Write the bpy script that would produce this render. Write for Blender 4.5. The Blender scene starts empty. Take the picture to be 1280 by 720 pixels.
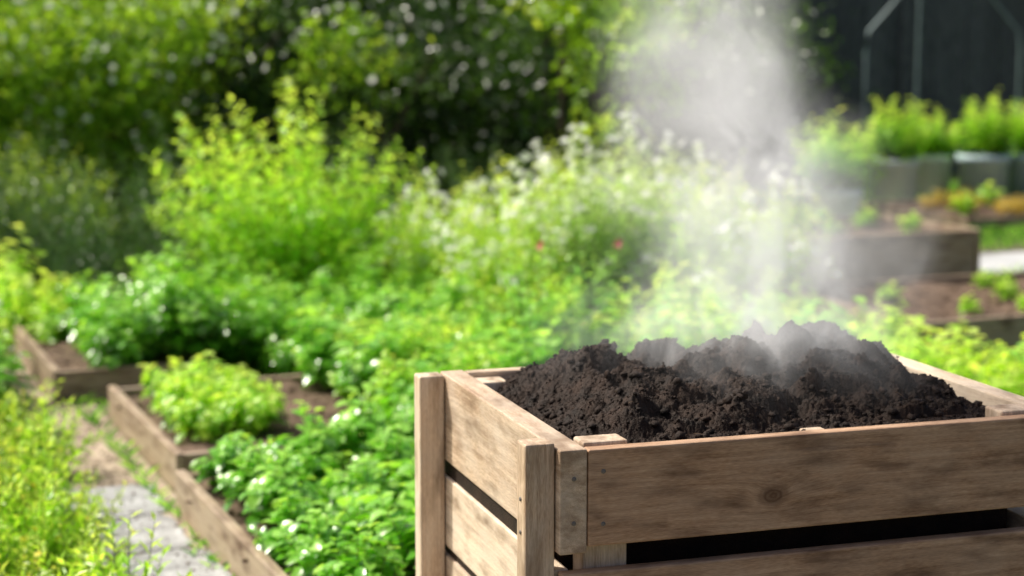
import bpy, math, random
import numpy as np
from mathutils import noise as mn, Vector

scene = bpy.context.scene
COL = scene.collection
scene.view_settings.view_transform = 'Standard'
scene.view_settings.look = 'None'
scene.view_settings.exposure = 0

# ------------------------------------------------------------------ helpers
def nrm(a):
    return a / np.maximum(np.linalg.norm(a, axis=-1, keepdims=True), 1e-9)

class MB:
    def __init__(s):
        s.v=[]; s.n=0; s.t=[]; s.g=[]; s.f=[]
    def add(s, verts, faces, mat=0, tint=0.5, gc=None, smooth=False):
        verts=np.asarray(verts,float).reshape(-1,3)
        m=len(verts)
        s.v.append(verts)
        s.t.append(np.broadcast_to(np.asarray(tint,float),(m,)).copy())
        s.g.append(verts.copy() if gc is None else np.asarray(gc,float).reshape(-1,3))
        for f in faces:
            f=np.asarray(f,int)
            s.f.append((f+s.n, mat, smooth))
        s.n+=m
    def build(s, name, mats):
        me=bpy.data.meshes.new(name)
        V=np.concatenate(s.v); T=np.concatenate(s.t); Gc=np.concatenate(s.g)
        me.vertices.add(len(V)); me.vertices.foreach_set('co',V.ravel())
        li=np.concatenate([f.ravel() for f,_,_ in s.f])
        tot=np.concatenate([np.full(len(f),f.shape[1]) for f,_,_ in s.f])
        mi=np.concatenate([np.full(len(f),m) for f,m,_ in s.f])
        sm=np.concatenate([np.full(len(f),k) for f,_,k in s.f])
        me.loops.add(len(li)); me.loops.foreach_set('vertex_index',li.astype(np.int32))
        me.polygons.add(len(tot))
        st=np.concatenate([[0],np.cumsum(tot)[:-1]])
        me.polygons.foreach_set('loop_start',st.astype(np.int32))
        for m in mats: me.materials.append(m)
        me.polygons.foreach_set('material_index',mi.astype(np.int32))
        me.polygons.foreach_set('use_smooth',sm.astype(bool))
        me.update(calc_edges=True)
        a=me.attributes.new('tint','FLOAT','POINT'); a.data.foreach_set('value',T.astype(np.float32))
        a=me.attributes.new('gc','FLOAT_VECTOR','POINT'); a.data.foreach_set('vector',Gc.astype(np.float32).ravel())
        me.validate()
        return me
    def box(s, lo, hi, mat=0, tint=None, axis=0, rng=random, taper=0.0):
        x0,y0,z0=lo; x1,y1,z1=hi
        c=np.array([[x0,y0,z0],[x1,y0,z0],[x1,y1,z0],[x0,y1,z0],[x0,y0,z1],[x1,y0,z1],[x1,y1,z1],[x0,y1,z1]],float)
        if tint is None: tint=rng.random()
        o=np.array([rng.random()*20,rng.random()*20,rng.random()*20])
        order={0:[0,2,1],1:[1,2,0],2:[2,0,1]}[axis]
        gc=(c-np.array(lo))[:,order]+o
        F=[[0,3,2,1],[4,5,6,7],[0,1,5,4],[1,2,6,5],[2,3,7,6],[3,0,4,7]]
        s.add(c,[F],mat,tint,gc)
    def tube(s, pts, rad, sides=6, mat=0, tint=0.5, cap=False):
        pts=np.asarray(pts,float); k=len(pts)
        rad=np.broadcast_to(np.asarray(rad,float),(k,))
        T=nrm(np.gradient(pts,axis=0))
        ref=np.where(np.abs(T[:,2:3])>.9,np.array([[1.,0,0]]),np.array([[0,0,1.]]))
        A=nrm(np.cross(T,ref)); B=np.cross(T,A)
        an=np.arange(sides)/sides*2*math.pi
        V=pts[:,None]+rad[:,None,None]*(A[:,None]*np.cos(an)[None,:,None]+B[:,None]*np.sin(an)[None,:,None])
        i=np.arange(k-1)[:,None]*sides; j=np.arange(sides)[None]
        jn=(j+1)%sides
        F=np.stack([i+j,i+jn,i+sides+jn,i+sides+j],-1).reshape(-1,4)
        fs=[F]
        L=np.concatenate([[0],np.cumsum(np.linalg.norm(np.diff(pts,axis=0),axis=1))])
        gc=np.stack([np.repeat(L,sides),np.tile(np.cos(an)*.05,k),np.tile(np.sin(an)*.05,k)],-1)
        s.add(V,fs,mat,tint,gc,True)
        if cap:
            s.add(V[-1],[np.array([list(range(sides))])],mat,tint)
    def lathe(s, prof, sides=28, mat=0, tint=.5, c=(0,0,0), sq=None):
        an=np.arange(sides)/sides*2*math.pi
        prof=np.array(prof); k=len(prof)
        cx,sx=np.cos(an),np.sin(an)
        if sq:
            m=np.maximum(np.abs(cx),np.abs(sx))**0.85
            cx=cx/m*sq[0]; sx=sx/m*sq[1]
        V=np.stack([prof[:,0:1]*cx[None],prof[:,0:1]*sx[None],np.repeat(prof[:,1:2],sides,1)],-1)+np.array(c)
        i=np.arange(k-1)[:,None]*sides; j=np.arange(sides)[None]; jn=(j+1)%sides
        F=np.stack([i+j,i+jn,i+sides+jn,i+sides+j],-1).reshape(-1,4)
        s.add(V,[F],mat,tint,None,True)

    def leaves(s, C, D, N, L, W, mat=0, tint=.5, fancy=True, droop=.2):
        n=len(C); D=nrm(D); N=N-(N*D).sum(-1,keepdims=True)*D; N=nrm(N); S=np.cross(D,N)
        L=np.broadcast_to(L,(n,)); W=np.broadcast_to(W,(n,)); tint=np.broadcast_to(tint,(n,))
        if fancy:
            tp=np.array([[0,0,0],[.28,-.46,.16],[.28,0,0],[.28,.46,.16],[.68,-.42,.12],[.68,0,-.02],[.68,.42,.12],[1,0,-.05]])
            tri=np.array([[0,2,1],[0,3,2],[4,5,7],[5,6,7]]); qd=np.array([[1,2,5,4],[2,3,6,5]])
        else:
            tp=np.array([[0,0,0],[.45,-.5,.12],[1,0,0],[.45,.5,.12]])
            tri=np.array([[0,2,1],[0,3,2]]); qd=None
        k=len(tp)
        t=tp[:,0][None,:,None]; w=tp[:,1][None,:,None]; l=tp[:,2][None,:,None]
        Lx=L[:,None,None]; Wx=W[:,None,None]
        V=C[:,None]+D[:,None]*(t*Lx)+S[:,None]*(w*Wx)+N[:,None]*(l*Wx-droop*t*t*Lx)
        off=(np.arange(n)*k)[:,None,None]
        fs=[(tri[None]+off).reshape(-1,3)]
        if qd is not None: fs.append((qd[None]+off).reshape(-1,4))
        s.add(V.reshape(-1,3),fs,mat,np.repeat(tint,k),None,fancy)

def shoot_plant(mb, seed, K,R,H,nl,L,W,t0=.35,pitch=.35,jit=.35,fancy=True,base=.3,stem=.003,
                taper=.45,center=(0,0,0),dome=.45,droop=.2,mat=0,smat=1,ry=1.0,tb=.12,vr=.72):
    r=np.random.default_rng(seed); tips=[]
    cen=np.array(center,float)
    Cs=[];Ds=[];Ns=[];Ls=[];Ts=[]
    for k in range(K):
        a=r.uniform(0,2*math.pi); rr=R*math.sqrt(r.random())
        z=H*(1-dome*(rr/R)**2)*r.uniform(vr,1.08)
        tip=np.array([rr*math.cos(a),rr*math.sin(a)*ry,z]); b=tip*base; b[2]=0
        c=b*.45+tip*.55; c[2]=z*.62
        t=np.linspace(t0,1,nl)[:,None]
        P=(1-t)**2*b+2*t*(1-t)*c+t*t*tip
        T=nrm(2*(1-t)*(c-b)+2*t*(tip-c))
        ph=np.arange(nl)*2.4+r.uniform(0,6)
        ref=np.array([.3,.9,.1]); A=nrm(np.cross(T,ref)); B=np.cross(T,A)
        rad=A*np.cos(ph)[:,None]+B*np.sin(ph)[:,None]
        D=rad*math.cos(pitch)+T*math.sin(pitch)+jit*r.normal(size=(nl,3))*.6
        N=T+np.array([0,0,.6])+jit*r.normal(size=(nl,3))*.7
        f=(t[:,0]-t0)/(1-t0)
        Cs.append(P);Ds.append(D);Ns.append(N);Ls.append((1-taper*f)*r.uniform(.7,1.2,nl))
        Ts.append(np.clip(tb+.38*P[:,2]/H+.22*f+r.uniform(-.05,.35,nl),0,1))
        if stem>0:
            tt=np.linspace(0,1,5)[:,None]
            mb.tube((1-tt)**2*b+2*tt*(1-tt)*c+tt*tt*tip+cen,np.linspace(stem,stem*.4,5),4,smat,.3)
        tips.append(tip+cen)
    Ls=np.concatenate(Ls)
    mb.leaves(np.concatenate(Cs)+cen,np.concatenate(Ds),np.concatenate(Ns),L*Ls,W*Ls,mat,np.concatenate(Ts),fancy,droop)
    return np.array(tips)

def flowers(mb, pts, size, mat, seed=0, petals=5):
    r=np.random.default_rng(seed); n=len(pts)
    ax=nrm(r.normal(size=(n,3))*.5+np.array([0,-.35,.8]))
    A=nrm(np.cross(ax,np.array([.2,1,.1]))); B=np.cross(ax,A)
    for p in range(petals):
        a=p/petals*2*math.pi
        D=A*math.cos(a)+B*math.sin(a)+ax*.35
        mb.leaves(pts,D,ax+0*pts,size*r.uniform(.7,1.2,n),size*.85,mat,r.uniform(.4,1,n),False,.1)

def crumbs(mb, P, size, mat, seed, tint=None, squash=.75):
    r=np.random.default_rng(seed); n=len(P)
    g=(1+5**.5)/2
    ico=nrm(np.array([[-1,g,0],[1,g,0],[-1,-g,0],[1,-g,0],[0,-1,g],[0,1,g],[0,-1,-g],[0,1,-g],[g,0,-1],[g,0,1],[-g,0,-1],[-g,0,1]],float))
    F=np.array([[0,11,5],[0,5,1],[0,1,7],[0,7,10],[0,10,11],[1,5,9],[5,11,4],[11,10,2],[10,7,6],[7,1,8],[3,9,4],[3,4,2],[3,2,6],[3,6,8],[3,8,9],[4,9,5],[2,4,11],[6,2,10],[8,6,7],[9,8,1]])
    J=ico[None]*r.uniform(.6,1.3,(n,12,1))
    sc=np.asarray(size)[:,None,None]*r.uniform(.6,1.25,(n,1,3))
    V=J*sc*np.array([1,1,squash])+P[:,None]
    mb.add(V.reshape(-1,3),[(F[None]+(np.arange(n)*12)[:,None,None]).reshape(-1,3)],mat,np.repeat(r.random(n) if tint is None else tint,12),None,True)

# ------------------------------------------------------------------ materials
def newmat(name):
    m=bpy.data.materials.new(name); m.use_nodes=True
    nt=m.node_tree; nt.nodes.clear()
    out=nt.nodes.new('ShaderNodeOutputMaterial')
    return m,nt,out
def N(nt,t,**k):
    n=nt.nodes.new(t)
    for a,b in k.items(): setattr(n,a,b)
    return n
def ramp(nt,stops):
    n=nt.nodes.new('ShaderNodeValToRGB'); e=n.color_ramp.elements
    while len(e)<len(stops): e.new(.5)
    for i,(p,c) in enumerate(stops):
        e[i].position=p; e[i].color=(*c,1)
    return n

def leaf_mat(name, dark, mid, light, trans=.45, rough=.36, spec=.5, ty=(1.25,1.15,.6)):
    m,nt,out=newmat(name); lk=nt.links.new
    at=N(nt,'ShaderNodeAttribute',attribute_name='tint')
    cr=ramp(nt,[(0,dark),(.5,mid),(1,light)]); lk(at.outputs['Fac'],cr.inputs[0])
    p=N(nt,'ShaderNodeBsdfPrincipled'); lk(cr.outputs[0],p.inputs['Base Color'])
    p.inputs['Roughness'].default_value=rough; p.inputs['Specular IOR Level'].default_value=spec
    mu=N(nt,'ShaderNodeMix',data_type='RGBA',blend_type='MULTIPLY'); mu.inputs['Factor'].default_value=1
    lk(cr.outputs[0],mu.inputs['A']); mu.inputs['B'].default_value=(*ty,1)
    tr=N(nt,'ShaderNodeBsdfTranslucent'); lk(mu.outputs['Result'],tr.inputs['Color'])
    mx=N(nt,'ShaderNodeMixShader'); mx.inputs[0].default_value=trans
    lk(p.outputs[0],mx.inputs[1]); lk(tr.outputs[0],mx.inputs[2]); lk(mx.outputs[0],out.inputs[0])
    return m

def plain_mat(name, c1, c2, scale=6, rough=.8, bump=.2, detail=6, spec=.3, coord='Object', bscale=None):
    m,nt,out=newmat(name); lk=nt.links.new
    tc=N(nt,'ShaderNodeTexCoord')
    no=N(nt,'ShaderNodeTexNoise'); no.inputs['Scale'].default_value=scale; no.inputs['Detail'].default_value=detail; no.inputs['Roughness'].default_value=.65
    lk(tc.outputs[coord],no.inputs['Vector'])
    cr=ramp(nt,[(.3,c1),(.7,c2)]); lk(no.outputs['Fac'],cr.inputs[0])
    p=N(nt,'ShaderNodeBsdfPrincipled'); lk(cr.outputs[0],p.inputs['Base Color'])
    p.inputs['Roughness'].default_value=rough; p.inputs['Specular IOR Level'].default_value=spec
    n2=N(nt,'ShaderNodeTexNoise'); n2.inputs['Scale'].default_value=bscale or scale*6; n2.inputs['Detail'].default_value=6
    lk(tc.outputs[coord],n2.inputs['Vector'])
    b=N(nt,'ShaderNodeBump'); b.inputs['Strength'].default_value=bump; b.inputs['Distance'].default_value=.02 if not bscale else .004
    lk(n2.outputs['Fac'],b.inputs['Height']); lk(b.outputs[0],p.inputs['Normal'])
    lk(p.outputs[0],out.inputs[0])
    return m

def wood_mat(name, dark, mid, light, knots=(), weather=.3, grey=(.58,.49,.39), bump=.5, stain=(.10,.05,.03), fine=1.0):
    m,nt,out=newmat(name); lk=nt.links.new
    at=N(nt,'ShaderNodeAttribute',attribute_name='gc')
    ti=N(nt,'ShaderNodeAttribute',attribute_name='tint')
    def math_(op,a,b=None,c=None,clamp=False):
        n=N(nt,'ShaderNodeMath',operation=op,use_clamp=clamp)
        for i,x in enumerate((a,b,c)):
            if x is None: continue
            if isinstance(x,(int,float)): n.inputs[i].default_value=x
            else: lk(x,n.inputs[i])
        return n.outputs[0]
    vm=N(nt,'ShaderNodeVectorMath',operation='MULTIPLY'); lk(at.outputs['Vector'],vm.inputs[0]); vm.inputs[1].default_value=(1.1,3.2,.4)
    vo=N(nt,'ShaderNodeTexVoronoi'); vo.inputs['Scale'].default_value=1; lk(vm.outputs[0],vo.inputs['Vector'])
    kd=math_('MULTIPLY',vo.outputs['Distance'],.30)
    kn=N(nt,'ShaderNodeTexNoise'); kn.inputs['Scale'].default_value=55; lk(at.outputs['Vector'],kn.inputs['Vector'])
    for (kx,ky) in knots:
        su=N(nt,'ShaderNodeVectorMath',operation='SUBTRACT'); lk(at.outputs['Vector'],su.inputs[0]); su.inputs[1].default_value=(kx,ky,0)
        mm=N(nt,'ShaderNodeVectorMath',operation='MULTIPLY'); lk(su.outputs[0],mm.inputs[0]); mm.inputs[1].default_value=(.62,1,0)
        le=N(nt,'ShaderNodeVectorMath',operation='LENGTH'); lk(mm.outputs[0],le.inputs[0])
        kd=math_('MINIMUM',kd,le.outputs['Value'])
    kd=math_('MULTIPLY_ADD',kn.outputs['Fac'],.008,math_('SUBTRACT',kd,.006))
    infl=math_('POWER',2.718,math_('MULTIPLY',kd,-34))
    sp=N(nt,'ShaderNodeSeparateXYZ'); lk(at.outputs['Vector'],sp.inputs[0])
    mp=N(nt,'ShaderNodeVectorMath',operation='MULTIPLY'); lk(at.outputs['Vector'],mp.inputs[0]); mp.inputs[1].default_value=(1.3,5,5)
    wn=N(nt,'ShaderNodeTexNoise'); wn.inputs['Scale'].default_value=1; wn.inputs['Detail'].default_value=2; lk(mp.outputs[0],wn.inputs['Vector'])
    gy=math_('ADD',sp.outputs['Y'],math_('ADD',math_('MULTIPLY',wn.outputs['Fac'],.05),math_('MULTIPLY',infl,.034)))
    cb=N(nt,'ShaderNodeCombineXYZ'); lk(math_('MULTIPLY',sp.outputs['X'],.035),cb.inputs[0]); lk(gy,cb.inputs[1]); lk(math_('MULTIPLY',sp.outputs['Z'],.6),cb.inputs[2])
    g1=N(nt,'ShaderNodeTexNoise'); g1.inputs['Scale'].default_value=100*fine; g1.inputs['Detail'].default_value=6; g1.inputs['Roughness'].default_value=.65; lk(cb.outputs[0],g1.inputs['Vector'])
    cb2=N(nt,'ShaderNodeCombineXYZ'); lk(math_('MULTIPLY',sp.outputs['X'],.12),cb2.inputs[0]); lk(gy,cb2.inputs[1]); lk(sp.outputs['Z'],cb2.inputs[2])
    g2=N(nt,'ShaderNodeTexNoise'); g2.inputs['Scale'].default_value=600*fine; g2.inputs['Detail'].default_value=3; lk(cb2.outputs[0],g2.inputs['Vector'])
    gr=math_('ADD',math_('MULTIPLY',g1.outputs['Fac'],.6),math_('MULTIPLY',g2.outputs['Fac'],.4))
    gt=math_('ADD',gr,math_('MULTIPLY',math_('SUBTRACT',ti.outputs['Fac'],.5),.17))
    cr=ramp(nt,[(.33,dark),(.5,mid),(.66,light)]); lk(gt,cr.inputs[0])
    w2=N(nt,'ShaderNodeTexNoise'); w2.inputs['Scale'].default_value=1; w2.inputs['Detail'].default_value=7; w2.inputs['Roughness'].default_value=.7
    m2=N(nt,'ShaderNodeVectorMath',operation='MULTIPLY'); lk(at.outputs['Vector'],m2.inputs[0]); m2.inputs[1].default_value=(5,12,10); lk(m2.outputs[0],w2.inputs['Vector'])
    wf=math_('MULTIPLY',math_('MULTIPLY_ADD',w2.outputs['Fac'],4.0,-1.6,True),weather)
    x1=N(nt,'ShaderNodeMix',data_type='RGBA'); lk(wf,x1.inputs['Factor']); lk(cr.outputs[0],x1.inputs['A']); x1.inputs['B'].default_value=(*grey,1)
    kf=math_('MULTIPLY_ADD',kd,-70,1.6,True)
    ring=math_('MULTIPLY',math_('MULTIPLY_ADD',math_('SINE',math_('MULTIPLY',kd,900)),.1,.9),kf)
    x2=N(nt,'ShaderNodeMix',data_type='RGBA'); lk(math_('MULTIPLY',ring,.88,None,True),x2.inputs['Factor']); lk(x1.outputs['Result'],x2.inputs['A']); x2.inputs['B'].default_value=(*stain,1)
    w3=N(nt,'ShaderNodeTexNoise'); w3.inputs['Scale'].default_value=1; w3.inputs['Detail'].default_value=6
    m3=N(nt,'ShaderNodeVectorMath',operation='MULTIPLY'); lk(at.outputs['Vector'],m3.inputs[0]); m3.inputs[1].default_value=(8,26,16); lk(m3.outputs[0],w3.inputs['Vector'])
    x3=N(nt,'ShaderNodeMix',data_type='RGBA'); lk(math_('MULTIPLY_ADD',w3.outputs['Fac'],3.4,-1.65,True),x3.inputs['Factor']); lk(x2.outputs['Result'],x3.inputs['A']); x3.inputs['B'].default_value=(*stain,1)
    p=N(nt,'ShaderNodeBsdfPrincipled'); lk(x3.outputs['Result'],p.inputs['Base Color']); p.inputs['Roughness'].default_value=.6; p.inputs['Specular IOR Level'].default_value=.3
    b=N(nt,'ShaderNodeBump'); b.inputs['Strength'].default_value=bump; b.inputs['Distance'].default_value=.002; lk(gr,b.inputs['Height']); lk(b.outputs[0],p.inputs['Normal'])
    lk(p.outputs[0],out.inputs[0])
    return m

M={}
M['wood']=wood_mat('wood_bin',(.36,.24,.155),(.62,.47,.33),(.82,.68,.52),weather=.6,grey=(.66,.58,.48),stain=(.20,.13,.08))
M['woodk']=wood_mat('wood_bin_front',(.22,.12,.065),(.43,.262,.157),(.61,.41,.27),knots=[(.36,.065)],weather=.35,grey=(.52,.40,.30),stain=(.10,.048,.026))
M['bedwood']=wood_mat('wood_bed',(.19,.13,.09),(.34,.25,.17),(.48,.38,.28),weather=.5,grey=(.46,.38,.3))
M['fence']=wood_mat('wood_fence',(.035,.044,.047),(.075,.09,.096),(.12,.14,.147),weather=.4,grey=(.09,.11,.117),stain=(.02,.026,.027))
M['lime']=leaf_mat('leaf_lime',(.08,.23,.01),(.35,.68,.035),(.80,.97,.24),.54)  # near-white light stop puts sunlit highlights into the leaf colour
M['glow']=leaf_mat('leaf_glow',(.13,.32,.012),(.46,.78,.045),(.86,.98,.30),.58)
M['shrub']=leaf_mat('leaf_shrub',(.10,.28,.012),(.40,.76,.04),(.80,.98,.24),.58)
M['basil']=leaf_mat('leaf_basil',(.025,.14,.01),(.16,.49,.03),(.54,.88,.18),.46,rough=.25,spec=.8)
M['green']=leaf_mat('leaf_green',(.022,.11,.01),(.13,.42,.022),(.44,.80,.10),.46,rough=.25,spec=.8)
M['pale']=leaf_mat('leaf_pale',(.14,.30,.04),(.44,.70,.16),(.80,.93,.46),.55,ty=(1.15,1.08,.8))
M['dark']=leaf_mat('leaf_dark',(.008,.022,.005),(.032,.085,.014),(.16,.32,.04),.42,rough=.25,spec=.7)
M['olive']=leaf_mat('leaf_olive',(.04,.12,.01),(.26,.50,.03),(.72,.93,.14),.56)
M['ygreen']=leaf_mat('leaf_ygreen',(.06,.15,.01),(.30,.54,.03),(.76,.92,.14),.52)
M['gold']=leaf_mat('leaf_gold',(.15,.28,.015),(.44,.66,.06),(.80,.93,.25),.5)
M['amber']=leaf_mat('leaf_amber',(.25,.16,.02),(.52,.38,.05),(.75,.62,.12),.45)
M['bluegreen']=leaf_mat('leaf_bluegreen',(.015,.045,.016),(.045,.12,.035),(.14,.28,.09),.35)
M['stem']=leaf_mat('stem_green',(.06,.10,.02),(.16,.22,.04),(.26,.34,.07),.1)
M['bark']=plain_mat('bark',(.03,.022,.015),(.09,.065,.045),8,.9,.6)
M['white']=leaf_mat('petal_glint_white',(.78,.80,.74),(.90,.92,.87),(.96,.96,.94),.4,ty=(1,1,1))
M['red']=leaf_mat('petal_red',(.35,.05,.06),(.55,.10,.12),(.7,.25,.26),.3,ty=(1,.8,.8))
M['yellow']=leaf_mat('petal_yellow',(.6,.48,.02),(.85,.72,.05),(.9,.85,.2),.3,ty=(1,1,.8))
M['soil']=plain_mat('soil',(.06,.038,.026),(.22,.15,.105),9,.95,.8,8)
M['compost']=plain_mat('compost',(.006,.003,.0017),(.033,.0158,.0085),20,.7,1.0,9,spec=.24,bscale=320)
M['straw']=plain_mat('straw',(.10,.06,.035),(.2,.13,.08),30,.8,.1)
M['stone']=plain_mat('stone_slab',(.19,.19,.19),(.54,.55,.56),9,.9,.6,9)
M['concrete']=plain_mat('concrete',(.42,.43,.44),(.6,.61,.62),3,.85,.2)
M['metal']=plain_mat('galvanised_tube',(.14,.20,.21),(.22,.29,.30),12,.55,.05)
M['screw']=plain_mat('screw_metal',(.10,.09,.08),(.28,.25,.22),60,.4,.1)

# ------------------------------------------------------------------ object helpers
def setp(o,label=None,category=None,group=None,kind=None):
    if label: o['label']=label
    if category: o['category']=category
    if group: o['group']=group
    if kind: o['kind']=kind
def obj(name,me,loc=(0,0,0),rot=0,sc=1,parent=None,**k):
    o=bpy.data.objects.new(name,me); COL.objects.link(o)
    o.location=loc; o.rotation_euler=(0,0,rot); o.scale=(sc,sc,sc) if not hasattr(sc,'__len__') else sc
    if parent: o.parent=parent
    setp(o,**k); return o
def bevel(o,w=.003,seg=2):
    b=o.modifiers.new('bevel','BEVEL'); b.width=w; b.segments=seg; b.limit_method='ANGLE'

GA=math.atan2(.387,.922)
def G(u,v,z=0): return (-1.13+.922*u-.387*v, 5.69+.387*u+.922*v, z)

# ------------------------------------------------------------------ camera, light, world
cam=bpy.data.cameras.new('camera'); co=bpy.data.objects.new('camera',cam); COL.objects.link(co); scene.camera=co
co.location=(0,0,1.56); co.rotation_euler=(math.radians(90-8.02),0,0)
cam.sensor_width=36; cam.lens=2200/1280*36; cam.clip_end=500; cam.clip_start=.05
cam.dof.use_dof=True; cam.dof.focus_distance=3.15; cam.dof.aperture_fstop=2.6; cam.dof.aperture_blades=0

SD=Vector((-.64,.30,.80)).normalized()
sun=bpy.data.lights.new('sun','SUN'); so=bpy.data.objects.new('sun',sun); COL.objects.link(so)
sun.energy=5; sun.angle=math.radians(.5); sun.color=(1,.95,.83)
so.rotation_euler=SD.to_track_quat('Z','Y').to_euler(); so.location=(-6,4,9)
w=bpy.data.worlds.new('World'); scene.world=w; w.use_nodes=True; nt=w.node_tree
bg=nt.nodes['Background']; sky=nt.nodes.new('ShaderNodeTexSky'); sky.sky_type='NISHITA'; sky.sun_disc=False
sky.sun_elevation=math.asin(SD.z); sky.sun_rotation=math.atan2(SD.x,SD.y)
sky.air_density=.6; sky.dust_density=6; sky.ozone_density=.2
nt.links.new(sky.outputs[0],bg.inputs[0]); bg.inputs[1].default_value=.15

# ------------------------------------------------------------------ ground
def ground_mat():
    m,nt,out=newmat('garden_ground'); lk=nt.links.new
    tc=N(nt,'ShaderNodeTexCoord')
    a=N(nt,'ShaderNodeTexNoise'); a.inputs['Scale'].default_value=.9; a.inputs['Detail'].default_value=6; lk(tc.outputs['Object'],a.inputs['Vector'])
    b=N(nt,'ShaderNodeTexNoise'); b.inputs['Scale'].default_value=28; b.inputs['Detail'].default_value=8; b.inputs['Roughness'].default_value=.7; lk(tc.outputs['Object'],b.inputs['Vector'])
    c1=ramp(nt,[(.3,(.10,.07,.045)),(.7,(.27,.21,.15))]); lk(b.outputs['Fac'],c1.inputs[0])
    c2=ramp(nt,[(.3,(.04,.08,.015)),(.7,(.13,.20,.04))]); lk(b.outputs['Fac'],c2.inputs[0])
    mr=N(nt,'ShaderNodeMapRange'); mr.inputs[1].default_value=.45; mr.inputs[2].default_value=.58; lk(a.outputs['Fac'],mr.inputs[0])
    x=N(nt,'ShaderNodeMix',data_type='RGBA'); lk(mr.outputs[0],x.inputs['Factor']); lk(c1.outputs[0],x.inputs['A']); lk(c2.outputs[0],x.inputs['B'])
    p=N(nt,'ShaderNodeBsdfPrincipled'); p.inputs['Roughness'].default_value=.95; lk(x.outputs['Result'],p.inputs['Base Color'])
    bu=N(nt,'ShaderNodeBump'); bu.inputs['Strength'].default_value=.7; bu.inputs['Distance'].default_value=.03; lk(b.outputs['Fac'],bu.inputs['Height']); lk(bu.outputs[0],p.inputs['Normal'])
    lk(p.outputs[0],out.inputs[0]); return m
mb=MB(); mb.add([[-150,-150,0],[150,-150,0],[150,150,0],[-150,150,0]],[[[0,1,2,3]]])
obj('ground',mb.build('ground',[ground_mat()]),kind='structure')
def quad_sheet(name,pts,z,mat):
    mb=MB(); mb.add([[p[0],p[1],z] for p in pts],[[[0,1,2,3]]]); return obj(name,mb.build(name,[mat]),kind='structure')
M['path']=plain_mat('path_dirt',(.22,.165,.12),(.60,.49,.38),8,.95,.8,9)
quad_sheet('path',[G(-.62,-3.5),G(0.06,-3.5),G(0.06,4.5),G(-.62,4.5)],.004,M['path'])
quad_sheet('path',[(3.0,11.5),(6.0,12.7),(5.6,13.7),(2.6,12.5)],.004,M['concrete'])

rs=np.random.default_rng(3)
for i in range(6):
    mb=MB()
    hw,hl=rs.uniform(.155,.17),rs.uniform(.20,.21)
    an=np.arange(28)/28*2*math.pi
    c,s_=np.cos(an),np.sin(an); mx=np.maximum(abs(c),abs(s_))**.97
    ring=np.stack([c/mx*hw,s_/mx*hl,0*an],-1)+rs.normal(size=(28,3))*[.006,.006,0]
    lo=ring.copy(); hi=ring.copy(); hi[:,2]=.006; hi2=ring*.97; hi2[:,2]=.009
    V=np.concatenate([lo,hi,hi2]); j=np.arange(28); jn=(j+1)%28
    F=np.concatenate([np.stack([j,jn,28+jn,28+j],-1),np.stack([28+j,28+jn,56+jn,56+j],-1)])
    mb.add(V+[0,0,0],[F,np.array([list(range(56,84))])])
    x,y,z=G(-.17+rs.uniform(-.015,.015),-1.95+i*.43)
    obj('paving_slab',mb.build('paving_slab',[M['stone']]),(x,y,.003),GA+rs.uniform(-.05,.05),
        label='weathered blue grey stone slab set in the path',category='paving slab',group='stone slabs along the path')
r=np.random.default_rng(8); n=2200; uu=r.uniform(-.5,.03,n); vv=r.uniform(-2,4,n)
P=np.stack([-1.13+.922*uu-.387*vv,5.69+.387*uu+.922*vv,np.full(n,.012)],-1)
mb=MB(); crumbs(mb,P,.002+.007*r.random(n)**3,0,4); obj('gravel',mb.build('gravel',[M['soil']]),kind='stuff',label='loose soil crumbs scattered on the path',category='gravel')

# ------------------------------------------------------------------ raised beds
def raised_bed(o,ang,w,d,h,label,t=.035,cat='raised bed',soilh=None,seed=1):
    random.seed(seed)
    e=obj('raised_bed',None,o,ang,label=label,category=cat,group='wooden raised beds in the garden')
    for k in range(4):
        mb=MB()
        if k==0: lo,hi,ax=(0,0,0),(w,t,h),0
        if k==1: lo,hi,ax=(0,d-t,0),(w,d,h-.004),0
        if k==2: lo,hi,ax=(-t,-.01,0),(-.002,d+.01,h+.006),1
        if k==3: lo,hi,ax=(w+.002,-.01,0),(w+t,d+.01,h+.006),1
        mb.box(lo,hi,0,None,ax)
        b=obj('board',mb.build('board',[M['bedwood']]),parent=e); bevel(b,.005)
    sh=soilh or h-.04
    nx,ny=max(int(w/.03),8),max(int(d/.03),8)
    xs=np.linspace(.0,w,nx); ys=np.linspace(t,d-t,ny); X,Y=np.meshgrid(xs,ys,indexing='ij')
    Z=np.array([[sh+.03*mn.fractal(Vector((x*5+seed,y*5,0)),1,2,4) for y in ys] for x in xs])
    V=np.stack([X,Y,Z],-1).reshape(-1,3); i=np.arange(nx-1)[:,None]*ny; j=np.arange(ny-1)[None]
    F=np.stack([i+j,i+ny+j,i+ny+j+1,i+j+1],-1).reshape(-1,4)
    mb=MB(); mb.add(V,[F],0,.5,None,True)
    r=np.random.default_rng(seed); k=int(w*d*500); idx=r.integers(0,len(V),k)
    crumbs(mb,V[idx]+r.normal(size=(k,3))*[.02,.02,.002],r.uniform(.004,.014,k),0,seed)
    obj('soil',mb.build('soil',[M['soil']]),parent=e)
    return e
raised_bed(G(.10,.24),GA,1.30,1.3,.14,'weathered timber bed with greens and bare soil',seed=2)
raised_bed(G(-.06,1.97),GA,.62,1.3,.14,'weathered timber bed full of dense green bushes',seed=3)
raised_bed(G(0.05,-1.62),GA,1.45,1.62,.14,'weathered timber bed overflowing with leafy herbs',seed=4)
raised_bed((1.62,10.45,0),GA,1.4,1.1,.38,'tall weathered timber bed with low seedlings',seed=5,soilh=.35)
raised_bed((2.0,8.45,0),GA,1.9,1.4,.20,'low dark soil bed with scattered seedlings',seed=6)
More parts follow.
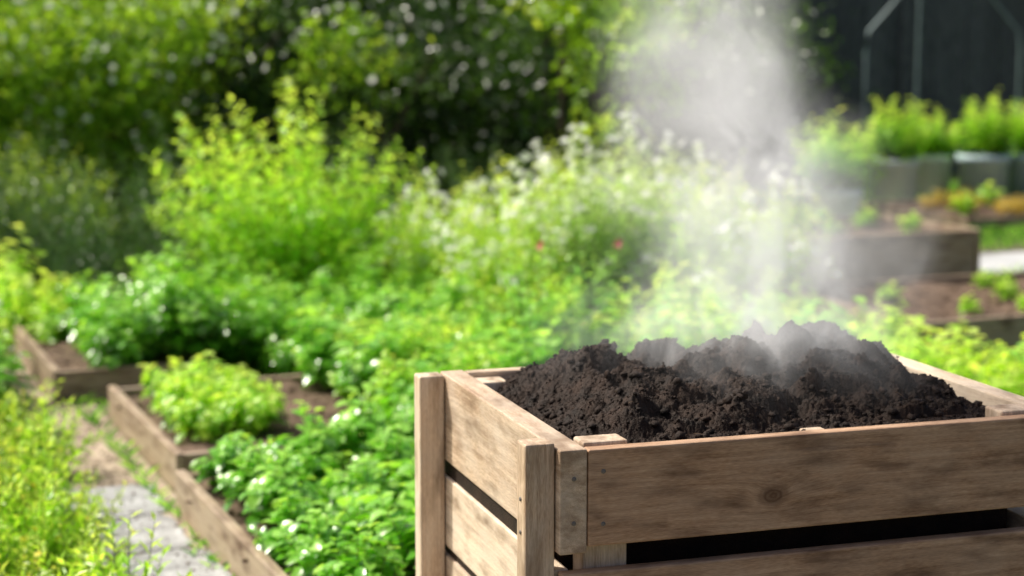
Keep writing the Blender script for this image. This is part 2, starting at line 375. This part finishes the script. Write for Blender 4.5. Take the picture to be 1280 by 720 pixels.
raised_bed((3.75,14.3,0),GA,2.6,1.6,.12,'low bed covered with yellowing foliage',seed=7)

# ------------------------------------------------------------------ compost bin
BA=math.radians(17.7)
random.seed(11)
binE=obj('compost_bin',None,(.132,3.006,0),BA,label='slatted pale timber compost bin heaped with steaming compost',category='compost bin')
WX,WY=.99,.787
def bp(name,boxes,mat,bw=.003,label=None):
    mb=MB()
    for lo,hi,ax in boxes: mb.box(lo,hi,0,None,ax)
    o=obj(name,mb.build(name,[mat]),parent=binE,**({'label':label} if label else {})); bevel(o,bw,2); return o
zs=[(.675,.85),(.455,.628),(.235,.41),(.03,.19)]
mb=MB()
lo,hi=(0.002,0,.675),(WX-.05,.03,.85)
c=np.array([[x,y,z] for z in (lo[2],hi[2]) for x,y in ((lo[0],lo[1]),(hi[0],lo[1]),(hi[0],hi[1]),(lo[0],hi[1]))])
gc=np.stack([c[:,0],c[:,2]-.675,c[:,1]*1],-1)
mb.add(c,[[[0,3,2,1],[4,5,6,7],[0,1,5,4],[1,2,6,5],[2,3,7,6],[3,0,4,7]]],0,.5,gc)
for a,b_ in zs[1:]: mb.box((-.045,.002,a),(WX-.04,.03,b_),0,None,0)
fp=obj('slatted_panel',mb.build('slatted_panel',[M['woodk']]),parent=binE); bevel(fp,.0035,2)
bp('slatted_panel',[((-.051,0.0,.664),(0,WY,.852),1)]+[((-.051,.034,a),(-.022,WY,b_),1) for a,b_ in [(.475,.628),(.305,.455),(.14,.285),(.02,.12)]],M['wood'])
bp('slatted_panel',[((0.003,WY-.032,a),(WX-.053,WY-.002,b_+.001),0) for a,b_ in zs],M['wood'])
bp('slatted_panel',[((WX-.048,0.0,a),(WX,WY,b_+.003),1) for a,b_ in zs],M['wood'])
for (x,y,sx,sy,z0,z) in [(-.108,.02,.055,.05,0,.862),(-.108,.742,.055,.05,0,.850),(.004,.033,.085,.055,0,.856),(WX-.135,.033,.08,.06,.68,.857),
                      (.004,WY-.095,.07,.06,0,.84),(WX-.125,WY-.095,.07,.06,0,.84),(.44,.033,.045,.03,.68,.847)]:
    bp('corner_post' if x!=.44 else 'support_batten',[((x,y,z0),(x+sx,y+sy,z),2)],M['wood'],.004)
def screw(x,y,z,ax):
    mb=MB(); mb.lathe([(0.0001,.0022),(.003,.002),(.0042,.0008),(.0045,0)],10)
    o=obj('screw_head',mb.build('screw_head',[M['screw']]),parent=binE)
    o.location=(x,y,z); o.rotation_euler=(math.pi/2,0,0) if ax=='y' else (0,-math.pi/2,0)
for z in (.715,.81,.50,.59): screw(.03,-.0005,z,'y')
for z in (.70,.76,.60): screw(-.1085,.045,z,'x'); 
for z in (.72,.80): screw(-.025,-.0005,z,'y')

# compost heap
nx,ny=380,300
xs=np.linspace(.003,WX-.052,nx); ys=np.linspace(.034,WY-.035,ny)
def sm(x): x=max(0,min(1,x)); return x*x*(3-2*x)
Z=np.zeros((nx,ny)); 
for i,x in enumerate(xs):
    for j,y in enumerate(ys):
        el=sm((x-.03)/.16); er=sm((WX-.02-x)/.2); ef=sm((y-.03)/.24); eb=sm((WY-.0-y)/.16)
        m=min(el,er)*(.3+.7*ef)*(.45+.55*eb)
        h=.805+.092*m
        h+=.045*math.exp(-((x-.66)**2+(y-.5)**2)/.012)+.03*math.exp(-((x-.2)**2+(y-.52)**2)/.006)-.022*math.exp(-((x-.34)**2+(y-.5)**2)/.005)
        h+=.024*math.exp(-((x-.48)**2+(y-.42)**2)/.006)-.016*math.exp(-((x-.57)**2+(y-.5)**2)/.002)+.02*math.exp(-((x-.82)**2+(y-.45)**2)/.004)
        p=Vector((x,y,0))
        q=p+Vector((mn.noise(p*12),mn.noise(p*12+Vector((7,3,1))),0))*.03
        b1=mn.noise(q*11); b2=mn.noise(q*24+Vector((3,9,2))); b3=abs(mn.noise(q*15+Vector((8,2,2))))
        h+=(.020*mn.fractal(p*7,.9,2,2)+.044*b1*(1-.4*b1)+.026*b2+.024*(b3-.2))*(.35+.65*m)
        h+=.007*abs(mn.noise(q*58+Vector((1,5,2))))+.005*mn.fractal(p*120,.3,2,4)
        if y<.1 : h=min(h,.842)
        Z[i,j]=h
X,Y=np.meshgrid(xs,ys,indexing='ij')
V=np.stack([X,Y,Z],-1).reshape(-1,3); i=np.arange(nx-1)[:,None]*ny; j=np.arange(ny-1)[None]
F=np.stack([i+j,i+ny+j,i+ny+j+1,i+j+1],-1).reshape(-1,4)
mb=MB(); mb.add(V,[F],0,.5,None,True)
r=np.random.default_rng(5); k=10000; idx=r.integers(0,len(V),k)
sz=.001+.002*r.random(k)+.010*r.random(k)**16
crumbs(mb,V[idx]+r.normal(size=(k,3))*[.002,.002,.0003]+np.stack([0*sz,0*sz,sz*.2],-1),sz,0,6)
k=110; idx=r.integers(0,len(V),k)
for qi,q in enumerate(idx):
    d=nrm(r.normal(size=3)*[1,1,.25]); L=r.uniform(.006,.02)
    mb.tube([V[q]+[0,0,.003]-d*L/2,V[q]+[0,0,.005],V[q]+[0,0,.004]+d*L/2],.0006,4,1 if qi%3==0 else 0,.5)
mb.box((-.018,.10,.01),(WX-.07,WY-.005,.79),0,.5)
for z0,z1 in [(.6285,.6635),(.4555,.4745),(.2855,.3045)]: mb.box((-.044,.11,z0),(.0,WY-.006,z1),0,.5)
obj('compost_heap',mb.build('compost_heap',[M['compost'],M['straw']]),(.132,3.006,0),BA,label='heap of dark crumbly compost filling the timber bin',category='compost')

# ------------------------------------------------------------------ steam
def steam_mat():
    m,nt,out=newmat('steam'); lk=nt.links.new
    def mt(op,a,b=None,c=None,clamp=False):
        n=N(nt,'ShaderNodeMath',operation=op,use_clamp=clamp)
        for i,x in enumerate((a,b,c)):
            if x is None: continue
            if isinstance(x,(int,float)): n.inputs[i].default_value=x
            else: lk(x,n.inputs[i])
        return n.outputs[0]
    tc=N(nt,'ShaderNodeTexCoord'); P=tc.outputs['Object']
    wn=N(nt,'ShaderNodeTexNoise'); wn.inputs['Scale'].default_value=3.3; wn.inputs['Detail'].default_value=1; lk(P,wn.inputs['Vector'])
    s1=N(nt,'ShaderNodeVectorMath',operation='SUBTRACT'); lk(wn.outputs['Color'],s1.inputs[0]); s1.inputs[1].default_value=(.5,.5,.5)
    s2=N(nt,'ShaderNodeVectorMath',operation='SCALE'); lk(s1.outputs[0],s2.inputs[0]); s2.inputs['Scale'].default_value=.42
    ad=N(nt,'ShaderNodeVectorMath',operation='ADD'); lk(P,ad.inputs[0]); lk(s2.outputs[0],ad.inputs[1])
    sp=N(nt,'ShaderNodeSeparateXYZ'); lk(ad.outputs[0],sp.inputs[0])
    s0=N(nt,'ShaderNodeSeparateXYZ'); lk(P,s0.inputs[0]); z=s0.outputs['Z']
    cx=mt('ADD',mt('MULTIPLY',mt('SINE',mt('MULTIPLY_ADD',z,8.0,-.5)),.03),mt('MULTIPLY_ADD',z,-.17,.08))
    dx=mt('SUBTRACT',sp.outputs['X'],cx)
    rr=mt('SQRT',mt('ADD',mt('MULTIPLY',dx,dx),mt('MULTIPLY',sp.outputs['Y'],sp.outputs['Y'])))
    rad=mt('MULTIPLY_ADD',mt('POWER',2.718,mt('MULTIPLY',z,-2.4)),.22,.24)
    fall=mt('SUBTRACT',1.0,mt('DIVIDE',rr,rad),None,True)
    # smooth, flat-topped cross section: no bright core
    fall=mt('MULTIPLY',mt('MULTIPLY',fall,fall),mt('MULTIPLY_ADD',fall,-2.0,3.0))
    mp=N(nt,'ShaderNodeVectorMath',operation='MULTIPLY'); lk(ad.outputs[0],mp.inputs[0]); mp.inputs[1].default_value=(10,10,5.5)
    n1=N(nt,'ShaderNodeTexNoise'); n1.inputs['Scale'].default_value=1; n1.inputs['Detail'].default_value=4; n1.inputs['Roughness'].default_value=.6; n1.inputs['Distortion'].default_value=.5; lk(mp.outputs[0],n1.inputs['Vector'])
    nf=mt('MULTIPLY_ADD',n1.outputs['Fac'],3.2,-1.1,True)
    up=mt('MULTIPLY_ADD',z,3.2,.12,True); dn=mt('MULTIPLY_ADD',z,-.8,1.15,True)
    d=mt('MULTIPLY',mt('MULTIPLY',fall,mt('MULTIPLY_ADD',nf,.78,.12)),mt('MULTIPLY',up,dn))
    r0=mt('SQRT',mt('ADD',mt('MULTIPLY',s0.outputs['X'],s0.outputs['X']),mt('MULTIPLY',mt('MULTIPLY',s0.outputs['Y'],s0.outputs['Y']),1.6)))
    lw=mt('MULTIPLY',mt('MULTIPLY_ADD',r0,-2.3,1.08,True),mt('POWER',2.718,mt('MULTIPLY',mt('ABSOLUTE',mt('SUBTRACT',z,.08)),-13)))
    n2=mt('POWER',mt('MULTIPLY_ADD',n1.outputs['Fac'],4.6,-2.15,True),1.2)
    d=mt('ADD',mt('MULTIPLY',d,5.6),mt('MULTIPLY',mt('MULTIPLY',lw,n2),4.6))
    d=mt('MINIMUM',d,4.2)
    v=N(nt,'ShaderNodeVolumeScatter'); v.inputs['Color'].default_value=(1,1,1,1); v.inputs['Anisotropy'].default_value=.1
    lk(d,v.inputs['Density'])
    # glow added to brighten the steam, standing in for dropped multiple scattering
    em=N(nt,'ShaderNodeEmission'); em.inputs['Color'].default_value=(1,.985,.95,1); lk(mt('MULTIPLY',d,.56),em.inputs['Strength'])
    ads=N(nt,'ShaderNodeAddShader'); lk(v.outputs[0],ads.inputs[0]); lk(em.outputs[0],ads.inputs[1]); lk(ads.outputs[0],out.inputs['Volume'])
    try: m.cycles.volume_step_rate=.9
    except Exception: pass
    return m
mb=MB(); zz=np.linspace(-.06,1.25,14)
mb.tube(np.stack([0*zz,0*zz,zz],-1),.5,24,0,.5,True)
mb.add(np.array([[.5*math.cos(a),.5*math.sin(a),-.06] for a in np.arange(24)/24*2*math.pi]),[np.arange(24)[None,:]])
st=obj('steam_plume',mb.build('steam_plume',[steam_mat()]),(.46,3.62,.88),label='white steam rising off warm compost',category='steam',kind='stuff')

# ------------------------------------------------------------------ plant library
LIB={}
def hash_(s): return sum(ord(c)*(i+1) for i,c in enumerate(s))%997
def lib(key,fn,mats,nvar=3):
    out=[]
    for v in range(nvar):
        mb=MB(); fn(mb,v*17+hash_(key)); out.append(mb.build(key,mats))
    LIB[key]=out
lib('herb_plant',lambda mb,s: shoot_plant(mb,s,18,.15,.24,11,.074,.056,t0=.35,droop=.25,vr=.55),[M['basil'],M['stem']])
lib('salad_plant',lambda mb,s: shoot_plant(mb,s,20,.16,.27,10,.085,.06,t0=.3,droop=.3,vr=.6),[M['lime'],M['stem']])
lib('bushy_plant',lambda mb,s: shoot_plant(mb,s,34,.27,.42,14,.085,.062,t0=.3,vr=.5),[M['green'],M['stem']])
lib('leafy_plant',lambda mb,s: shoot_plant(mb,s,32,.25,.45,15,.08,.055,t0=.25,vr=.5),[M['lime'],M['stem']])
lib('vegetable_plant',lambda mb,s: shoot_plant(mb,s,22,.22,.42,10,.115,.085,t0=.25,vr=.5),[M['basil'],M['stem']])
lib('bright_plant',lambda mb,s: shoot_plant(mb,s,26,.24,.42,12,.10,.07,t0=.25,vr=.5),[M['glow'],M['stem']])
def feath(mb,s): shoot_plant(mb,s,140,.78,1.30,32,.11,.048,t0=.10,pitch=.6,base=.22,dome=.40,fancy=False,taper=.45,stem=.004,tb=.10,vr=.55,jit=.5)
lib('feathery_shrub',feath,[M['shrub'],M['stem']],1)
def darkb(mb,s): shoot_plant(mb,s,80,.55,.92,30,.075,.016,t0=.2,pitch=.7,base=.25,dome=.4,fancy=False,taper=.4,vr=.55)
lib('dark_shrub',darkb,[M['bluegreen'],M['stem']],2)
lib('green_shrub',lambda mb,s: shoot_plant(mb,s,90,.55,.95,22,.075,.045,t0=.15,base=.3,dome=.4,fancy=False,vr=.55),[M['olive'],M['stem']],2)
def wf(mb,s):
    t=shoot_plant(mb,s,90,.5,.88,20,.08,.055,t0=.2,base=.3,dome=.4,fancy=False,vr=.5)
    r=np.random.default_rng(s); p=np.concatenate([t[:36]+r.normal(size=(36,3))*.028 for _ in range(4)])
    flowers(mb,p,.031,2,s)
lib('flowering_bush',wf,[M['glow'],M['stem'],M['white']],2)
def wfp(mb,s):
    t=shoot_plant(mb,s,90,.45,.98,22,.08,.055,t0=.2,base=.3,dome=.35,fancy=False,vr=.5)
    r=np.random.default_rng(s); p=np.concatenate([t[:42]+r.normal(size=(42,3))*.03 for _ in range(4)])
    flowers(mb,p,.032,2,s)
lib('white_flower_bush',wfp,[M['pale'],M['stem'],M['white']],2)
def rose(mb,s):
    t=shoot_plant(mb,s,50,.32,.66,14,.065,.045,t0=.3)
    t=t[np.argsort(t[:,1]-.8*t[:,2])]
    flowers(mb,t[:1]+[0,-.04,.02],.024,2,s,7)
lib('rose_bush',rose,[M['basil'],M['stem'],M['red']],1)
def wild(mb,s):
    t=shoot_plant(mb,s,24,.18,.32,15,.045,.016,t0=.1,pitch=.8,fancy=False,stem=.002,vr=.5)
    flowers(mb,t[:9],.011,2,s)
lib('wildflower',wild,[M['gold'],M['stem'],M['yellow']],3)
lib('meadow_plant',lambda mb,s: shoot_plant(mb,s,26,.19,.28,16,.055,.02,t0=.1,pitch=.8,fancy=False,stem=.002,vr=.5),[M['lime'],M['stem']],2)
lib('seedling',lambda mb,s: shoot_plant(mb,s,6,.06,.10,6,.05,.035,t0=.3),[M['lime'],M['stem']],2)
lib('potted_shrub',lambda mb,s: shoot_plant(mb,s,44,.36,.54,13,.12,.08,t0=.2,fancy=False,base=.4,vr=.55,dome=.3),[M['glow'],M['stem']],2)
lib('potted_herb',lambda mb,s: shoot_plant(mb,s,54,.30,.62,14,.11,.06,t0=.15,fancy=False,base=.45,vr=.55,dome=.45,jit=.5),[M['lime'],M['stem']],3)
lib('yellow_plant',lambda mb,s: shoot_plant(mb,s,20,.22,.2,10,.07,.045,t0=.2,fancy=False),[M['amber'],M['stem']],2)

INFO={'herb_plant':('lush bright green herb growing in a timber bed','herb','leafy herbs in the timber beds'),
'salad_plant':('lime green leafy salad plant in a timber bed','salad plant','leafy salad plants in the beds'),
'bushy_plant':('dense deep green vegetable plant in a timber bed','vegetable plant','dense green vegetable plants'),
'leafy_plant':('sunlit lime green leafy vegetable plant','vegetable plant','lime green vegetable plants'),
'vegetable_plant':('broad leaved bright green vegetable plant','vegetable plant','broad leaved vegetable plants'),
'bright_plant':('pale lime vegetable plant glowing in the sun','vegetable plant','glowing lime vegetable plants'),
'feathery_shrub':('tall full lime green shrub glowing in sunlight','shrub','lime green shrubs'),
'dark_shrub':('dark blue green spiky shrub in shade','shrub','dark spiky shrubs'),
'green_shrub':('loose green shrub below the trees','shrub','green shrubs below the trees'),
'flowering_bush':('bright green bush dotted with small white flowers','bush','green bushes with white flowers'),
'white_flower_bush':('pale green bush with clusters of white blossom','bush','pale bushes in white blossom'),
'rose_bush':('green rose bush with a small pink red bloom','rose bush','rose bushes'),
'wildflower':('low yellow flowering wild plant beside the path','wildflower','yellow wildflowers beside the path'),
'meadow_plant':('wispy lime green meadow plant beside the path','meadow plant','meadow plants beside the path'),
'seedling':('small green seedling in bare soil','seedling','seedlings in bare soil'),
'potted_shrub':('bright lime green shrub growing in a planter','potted plant','shrubs in planters'),
'potted_herb':('bushy green plant growing in a planter','potted plant','shrubs in planters'),
'yellow_plant':('low yellowing leafy plant in a far bed','vegetable plant','yellowing plants in a bed')}
rp=random.Random(9)
def put(key,x,y,z=0,s=1,sj=.15,rot=None):
    me=rp.choice(LIB[key]); l,c,g=INFO[key]
    k=s*rp.uniform(1-sj,1+sj)
    return obj(key,me,(x,y,z),rp.uniform(0,6.28) if rot is None else rot,k,label=l,category=c,group=g)
def gput(key,u,v,z=0,s=1,sj=.15,j=.03):
    x,y,_=G(u+rp.uniform(-j,j),v+rp.uniform(-j,j)); return put(key,x,y,z,s,sj)

for a in range(6):
    for b_ in range(6):
        gput('herb_plant',.17+a*.235,-1.48+b_*.26,.09,1.12,.2)
for a in range(2):
    for b_ in range(4): gput('salad_plant',.27+a*.18,.66+b_*.2,.09,.78,.15,.02)
for a in range(3):
    for b_ in range(5): gput('leafy_plant' if (a+b_)%2 else 'vegetable_plant',1.03+a*.2,.34+b_*.27,.09,.86,.2)
for a in range(6):
    for b_ in range(4): gput('bushy_plant' if rp.random()<.7 else 'vegetable_plant',.24+a*.33,2.14+b_*.31,.09 if a<2 else 0,1.0 if a else .85,.2)
for a in range(4): gput('bushy_plant',.95+a*.3,1.86,0,.85,.15)
for a in range(5):
    for b_ in range(3): gput(rp.choice(['leafy_plant','vegetable_plant','bright_plant']),1.65+a*.36,.0+b_*.42,0,1.1,.25,.08)
for a in range(6):
    for b_ in range(3): gput(rp.choice(['leafy_plant','vegetable_plant','bright_plant']),1.7+a*.4,-1.5+b_*.42,0,.9,.25,.08)
put('rose_bush',.10,7.2,0,1.05,.03,0); put('rose_bush',.36,7.6,0,1.0,.03,.6)
for (x,y,s,k) in [(-.35,7.4,1.0,'leafy_plant'),(-.1,7.9,1.0,'bright_plant'),(-.75,7.5,1.0,'leafy_plant'),(.75,7.2,1.15,'bright_plant'),(1.05,7.4,1.1,'leafy_plant'),
                  (1.4,7.6,1.1,'vegetable_plant'),(.9,7.9,1.0,'leafy_plant'),(1.3,8.2,1.0,'bright_plant'),(1.7,8.0,.9,'leafy_plant'),(.6,8.2,1.0,'bright_plant'),
                  (.2,8.5,.95,'leafy_plant'),(-.5,8.4,.95,'vegetable_plant'),(-.2,8.8,.9,'bright_plant'),(.9,8.8,1.1,'bright_plant'),(1.4,9.0,1.1,'leafy_plant')]:
    put(k,x,y,0,s,.2)
for (x,y,s) in [(-.42,9.6,.92),(-.02,9.2,.9),(-.35,10.4,.9),(.12,10.0,1.05)]: put('flowering_bush',x,y,0,s,.06)
for (x,y,s) in [(.36,9.5,.98),(.66,9.8,1.10)]: put('white_flower_bush',x,y,0,s,.05)
for (x,y,s) in [(.5,10.6,1.1),(1.0,9.5,1.0),(1.35,9.9,1.0),(.95,10.6,1.2)]: put('flowering_bush',x,y,0,s,.08)
put('feathery_shrub',-1.26,9.8,0,1.04,.01)
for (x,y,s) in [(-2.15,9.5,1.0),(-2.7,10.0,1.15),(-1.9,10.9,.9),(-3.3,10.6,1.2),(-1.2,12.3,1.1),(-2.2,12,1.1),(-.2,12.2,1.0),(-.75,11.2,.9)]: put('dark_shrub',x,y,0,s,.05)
for (x,y,s,k) in [(-2.5,8.9,1.2,'bright_plant'),(-2.75,9.3,1.4,'bright_plant'),(-2.25,8.6,.9,'leafy_plant'),(-2.15,6.95,1.1,'bushy_plant'),(-2.4,7.5,1.15,'vegetable_plant'),(-2.5,8.0,.55,'flowering_bush'),
                  (-2.7,8.2,.9,'bushy_plant')]:
    put(k,x,y,0,s)
for a in range(5):
    for b_ in range(13):
        v=-1.9+b_*.28
        gput('wildflower' if rp.random()<.45 else 'meadow_plant',-.43-a*.19,v,0,1.0 if a<2 else 1.25,.25,.09)
for (x,y,s) in [(1.25,6.2,1.1),(1.5,6.45,1.05),(1.75,6.6,1.1),(1.95,6.9,1.0),(1.35,6.7,1.1),(1.6,7.1,1.1),(1.9,7.4,1.0),(2.2,7.3,.9),(2.3,7.7,.8),(2.1,7.0,.9)]:
    put(rp.choice(['leafy_plant','vegetable_plant','bright_plant']),x,y,0,s*.85,.2)
for i in range(9):
    a,b_=rp.uniform(.2,1.7),rp.uniform(.2,1.2)
    put('seedling',2.0+.922*a-.387*b_,8.45+.387*a+.922*b_,.15,1.2)
for i in range(11):
    a,b_=rp.uniform(.15,1.25),rp.uniform(.2,.95)
    put('seedling',1.62+.922*a-.387*b_,10.45+.387*a+.922*b_,.34,1.5)
for i in range(22):
    a,b_=rp.uniform(.15,2.5),rp.uniform(.1,1.5)
    q=(3.75+.922*a-.387*b_,14.3+.387*a+.922*b_)
    if i%5<2: put('seedling',*q,.06,2.2)
    else: put('yellow_plant',*q,.06,.75,.3)

def in_rect(P,o,ang,w,d,m=.06):
    c,s=math.cos(ang),math.sin(ang); q=P-np.array(o[:2]); u=q[:,0]*c+q[:,1]*s; v=-q[:,0]*s+q[:,1]*c
    return (u>-m)&(u<w+m)&(v>-m)&(v<d+m)
r=np.random.default_rng(21)
n=80000; P=np.stack([r.uniform(-5,7,n),r.uniform(4,19,n)],-1)
keep=np.ones(n,bool)
for o,w_,d_ in [(G(.10,.24),1.30,1.3),(G(-.06,1.97),.62,1.3),(G(.05,-1.62),1.45,1.62),((1.62,10.45),1.4,1.1),((2,8.45),1.9,1.4),((3.75,14.3),2.6,1.6)]:
    keep&=~in_rect(P,o,GA,w_,d_)
keep&=~in_rect(P,G(-.36,-3.5),GA,.44,8,.0); keep&=~in_rect(P,(3.0,11.5),GA-.0,3.2,1.1,.0); keep&=~in_rect(P,(-.1,2.9),BA,1.2,1,.0)
P=P[keep]; n=len(P)
C=np.concatenate([P,np.zeros((n,1))],1); a=r.uniform(0,6.28,n)
D=np.stack([np.cos(a)*.5,np.sin(a)*.5,np.ones(n)],-1)
Nn=np.stack([np.cos(a),np.sin(a),0*a],-1)*-1
mb=MB(); mb.leaves(C,D,Nn,r.uniform(.05,.13,n),r.uniform(.006,.014,n),0,r.random(n),False,.3)
n=900; uu=np.where(r.random(n)<.7,r.normal(-.37,.03,n),r.normal(.0,.015,n)); vv=r.uniform(-1.9,3,n)
C=np.stack([-1.13+.922*uu-.387*vv,5.69+.387*uu+.922*vv,0*uu],-1); a=r.uniform(0,6.28,n)
mb.leaves(C,np.stack([np.cos(a)*.6,np.sin(a)*.6,np.ones(n)],-1),np.stack([-np.cos(a),-np.sin(a),0*a],-1),r.uniform(.04,.09,n),r.uniform(.006,.012,n),0,r.random(n),False,.4)
obj('grass',mb.build('grass',[M['basil']]),kind='stuff',label='short green grass between the beds',category='grass')

# ------------------------------------------------------------------ planters
def planter(x,y,prof,mat,label,z=0,sq=None):
    mb=MB(); mb.lathe(prof,32,0,.5,sq=sq)
    o=obj('planter',mb.build('planter',[mat]),(x,y,z),GA,label=label,category='planter',group='planters by the fence')
    r0=max(p[0] for p in prof)*.9; zt=max(p[1] for p in prof)-.04
    mb=MB(); mb.lathe([(r0,zt),(r0*.5,zt+.012),(.001,zt+.02)],32,0,.5,sq=sq)
    obj('soil',mb.build('soil',[M['soil']]),parent=o)
    return o
def potprof(rb,rt,h): return [(.001,.0),(rb,0),(rt*.97,h*.86),(rt*1.06,h*.87),(rt*1.06,h),(rt*.96,h),(rt*.93,h-.05)]
mw=plain_mat('pot_white',(.78,.81,.84),(.87,.90,.92),5,.5,.05); mbl=plain_mat('pot_blue',(.70,.80,.87),(.80,.88,.93),5,.5,.05)
mte=plain_mat('pot_bluegrey',(.46,.60,.67),(.58,.72,.78),5,.5,.05)
PL=[(2.42,13.2,.17,.20,.46,mw,'round white planter holding a lime shrub','potted_shrub',1.15),
    (3.66,16.8,.20,.22,.44,mbl,'pale blue planter holding a green shrub','potted_herb',1.1),
    (3.18,17.0,.12,.14,.38,mbl,'small pale blue planter on the ground','potted_herb',.6),
    (4.15,17.4,.17,.19,.44,mbl,'narrow pale blue planter holding green herbs','potted_herb',.9),
    (4.5,16.8,.22,.24,.48,mte,'upright blue grey planter holding green herbs','potted_herb',1.05),
    (5.0,17.0,.2,.22,.48,mte,'blue grey planter by the fence','potted_herb',1.05),
    (5.6,18.4,.26,.28,.5,mte,'blue grey planter by the fence','potted_herb',1.1)]
for x,y,rb,rt,h,m_,lb,pk,ps in PL:
    planter(x,y,potprof(rb,rt,h),m_,lb); put(pk,x,y,h-.05,ps,.03)

# fence
random.seed(5)
fe=obj('wooden_fence',None,(-9,20.6,0),0,label='tall dark weathered board fence behind the garden',category='fence')
mb=MB(); x=0; kk=0
while x<22:
    w_=random.uniform(.17,.22); d_=.012 if kk%2 else -.012; kk+=1
    mb.box((x-.012,d_,.0),(x+w_+.012,d_+.018,2.55+random.uniform(-.02,.02)),0,None,2); x+=w_
for z in (.4,1.3,2.2): mb.box((0,.035,z),(22,.075,z+.09),0,None,0)
obj('board_panel',mb.build('board_panel',[M['fence']]),parent=fe)
for i in range(9):
    mb=MB(); mb.box((i*2.7,-.13,0),(i*2.7+.1,-.03,2.62),0,None,2); b=obj('post',mb.build('post',[M['fence']]),parent=fe); bevel(b,.01)

# tunnel frame
fr=obj('tunnel_frame',None,(3.65,18.3,0),.1,label='bare thin blue grey metal frame of a greenhouse',category='greenhouse frame')
mb=MB()
mb.tube([(0,0,0),(0,0,1.45),(.02,0,1.65),(.42,0,2.1),(.82,0,2.28),(1.22,0,2.1),(1.62,0,1.65),(1.64,0,1.45),(1.64,0,0)],.014,8)
obj('hoop',mb.build('hoop',[M['metal']]),parent=fr)
mb=MB(); mb.tube([(.55,0,0),(.55,0,1),(.55,0,2.15)],.014,8); obj('upright',mb.build('upright',[M['metal']]),parent=fr)

# ------------------------------------------------------------------ trees
def tree(x,y,seed,H,R,zb,K,nl,leaf,mat,label,name='tree',glints=0,ts=.12,sg=.24,fs=.036):
    r=np.random.default_rng(seed)
    e=obj(name,None,(x,y,0),r.uniform(0,6),label=label,category='tree',group='trees behind the garden')
    mb=MB(); bend=r.normal(size=2)*.15
    zt=np.linspace(0,H*.75,7)
    tr=np.stack([bend[0]*zt/H*2+.05*np.sin(zt*2),bend[1]*zt/H*2+.05*np.cos(zt*1.7),zt],-1)
    mb.tube(tr,np.linspace(ts,ts*.3,7),9,0)
    cl=[]
    for k in range(K):
        u=nrm(r.normal(size=3)); rad=r.random()**.4
        lump=1+.25*math.sin(u[0]*4+seed)+.2*math.sin(u[2]*5+u[1]*3)
        c=np.array([u[0]*R*rad*lump,u[1]*R*rad*lump,zb+(H-zb)*(.5+.5*u[2]*rad*min(lump,1.1))]); cl.append(c)
        if k%3==0:
            b=tr[int(np.clip(c[2]/(H*.75)*6*.6,1,5))]
            mb.tube([b,(b+c)/2+[0,0,.1],c],[ts*.3,ts*.16,ts*.06],5,0)
    obj('trunk',mb.build('trunk',[M['bark']]),parent=e)
    cl=np.array(cl); mb=MB()
    C=np.repeat(cl,nl,0)+r.normal(size=(K*nl,3))*[sg,sg,sg*.7]
    C[:,2]=np.maximum(C[:,2],.05)
    n=len(C); D=nrm(r.normal(size=(n,3))+[0,0,-.2]); Nn=r.normal(size=(n,3))*.6+[-.3,0,1]
    base=np.repeat(r.uniform(0,.55,K),nl)
    mb.leaves(C,D,Nn,leaf*r.uniform(.7,1.3,n),leaf*.6,0,np.clip(base+r.uniform(0,.4,n),0,1),False,.15)
    if glints:
        idx=r.integers(0,n,glints); flowers(mb,C[idx]+nrm(C[idx]-[0,0,H*.5])*[.2,.2,.12],fs,1,seed,4)  # added white rosettes standing in for sun glints on the leaves
    obj('crown',mb.build('crown',[mat,M['white']]),parent=e)
DK='dark leafy tree in shade with low branches'; OL='sunlit olive green tree with fine foliage'; YG='airy yellow green tree catching the sun'
tree(-4.3,13.6,1,2.35,.95,.25,52,130,.078,M['olive'],OL,glints=300,ts=.07,sg=.2)
tree(-3.1,13.9,2,2.25,.95,.2,52,130,.078,M['olive'],OL,glints=300,ts=.07,sg=.2)
tree(-1.9,14.3,21,2.0,.8,.2,42,130,.075,M['dark'],DK,glints=150,ts=.07,sg=.2)
tree(-1.2,13.6,26,1.95,.45,.9,12,60,.075,M['olive'],OL,glints=20,ts=.04,sg=.14)
tree(-.6,14.2,22,1.95,.8,.2,42,130,.075,M['dark'],DK,glints=140,ts=.07,sg=.2)
tree(.35,14.0,23,2.2,.75,.2,42,130,.075,M['dark'],DK,glints=150,ts=.07,sg=.2)
tree(.92,12.4,6,2.4,.46,.8,26,65,.08,M['ygreen'],YG,glints=60,ts=.05,sg=.12)
tree(.45,13.0,16,2.5,.32,1.3,10,50,.08,M['ygreen'],YG,glints=20,ts=.04,sg=.11)
tree(1.6,14.6,24,2.2,.7,.2,40,150,.07,M['dark'],DK,glints=60,ts=.07)
tree(-5.2,15.6,31,3.0,1.4,.25,90,170,.085,M['olive'],OL,glints=300)
tree(-2.6,16.4,3,3.6,1.5,.3,90,180,.09,M['dark'],DK,glints=180)
tree(-.5,16.8,4,3.2,1.5,.3,90,180,.09,M['dark'],DK,glints=160)
tree(1.0,16.6,5,2.6,1.1,.3,70,170,.085,M['dark'],DK,glints=60)
tree(2.2,18.6,7,2.4,.9,.3,50,170,.09,M['dark'],DK,glints=30)
tree(-4.4,17.8,8,4.6,1.8,.3,100,180,.1,M['dark'],DK)
tree(-7.4,17.2,9,4.2,1.8,.3,100,180,.1,M['olive'],OL)
tree(-1.4,19,12,4.0,1.8,.2,90,180,.1,M['dark'],DK)
for (x,y,s) in [(-3.6,12.2,1.1),(.5,12.9,1.0),(1.3,12.6,.9),(-4.4,12.4,1.2),(-3.0,11.4,.9)]: put('green_shrub',x,y,0,s,.05)
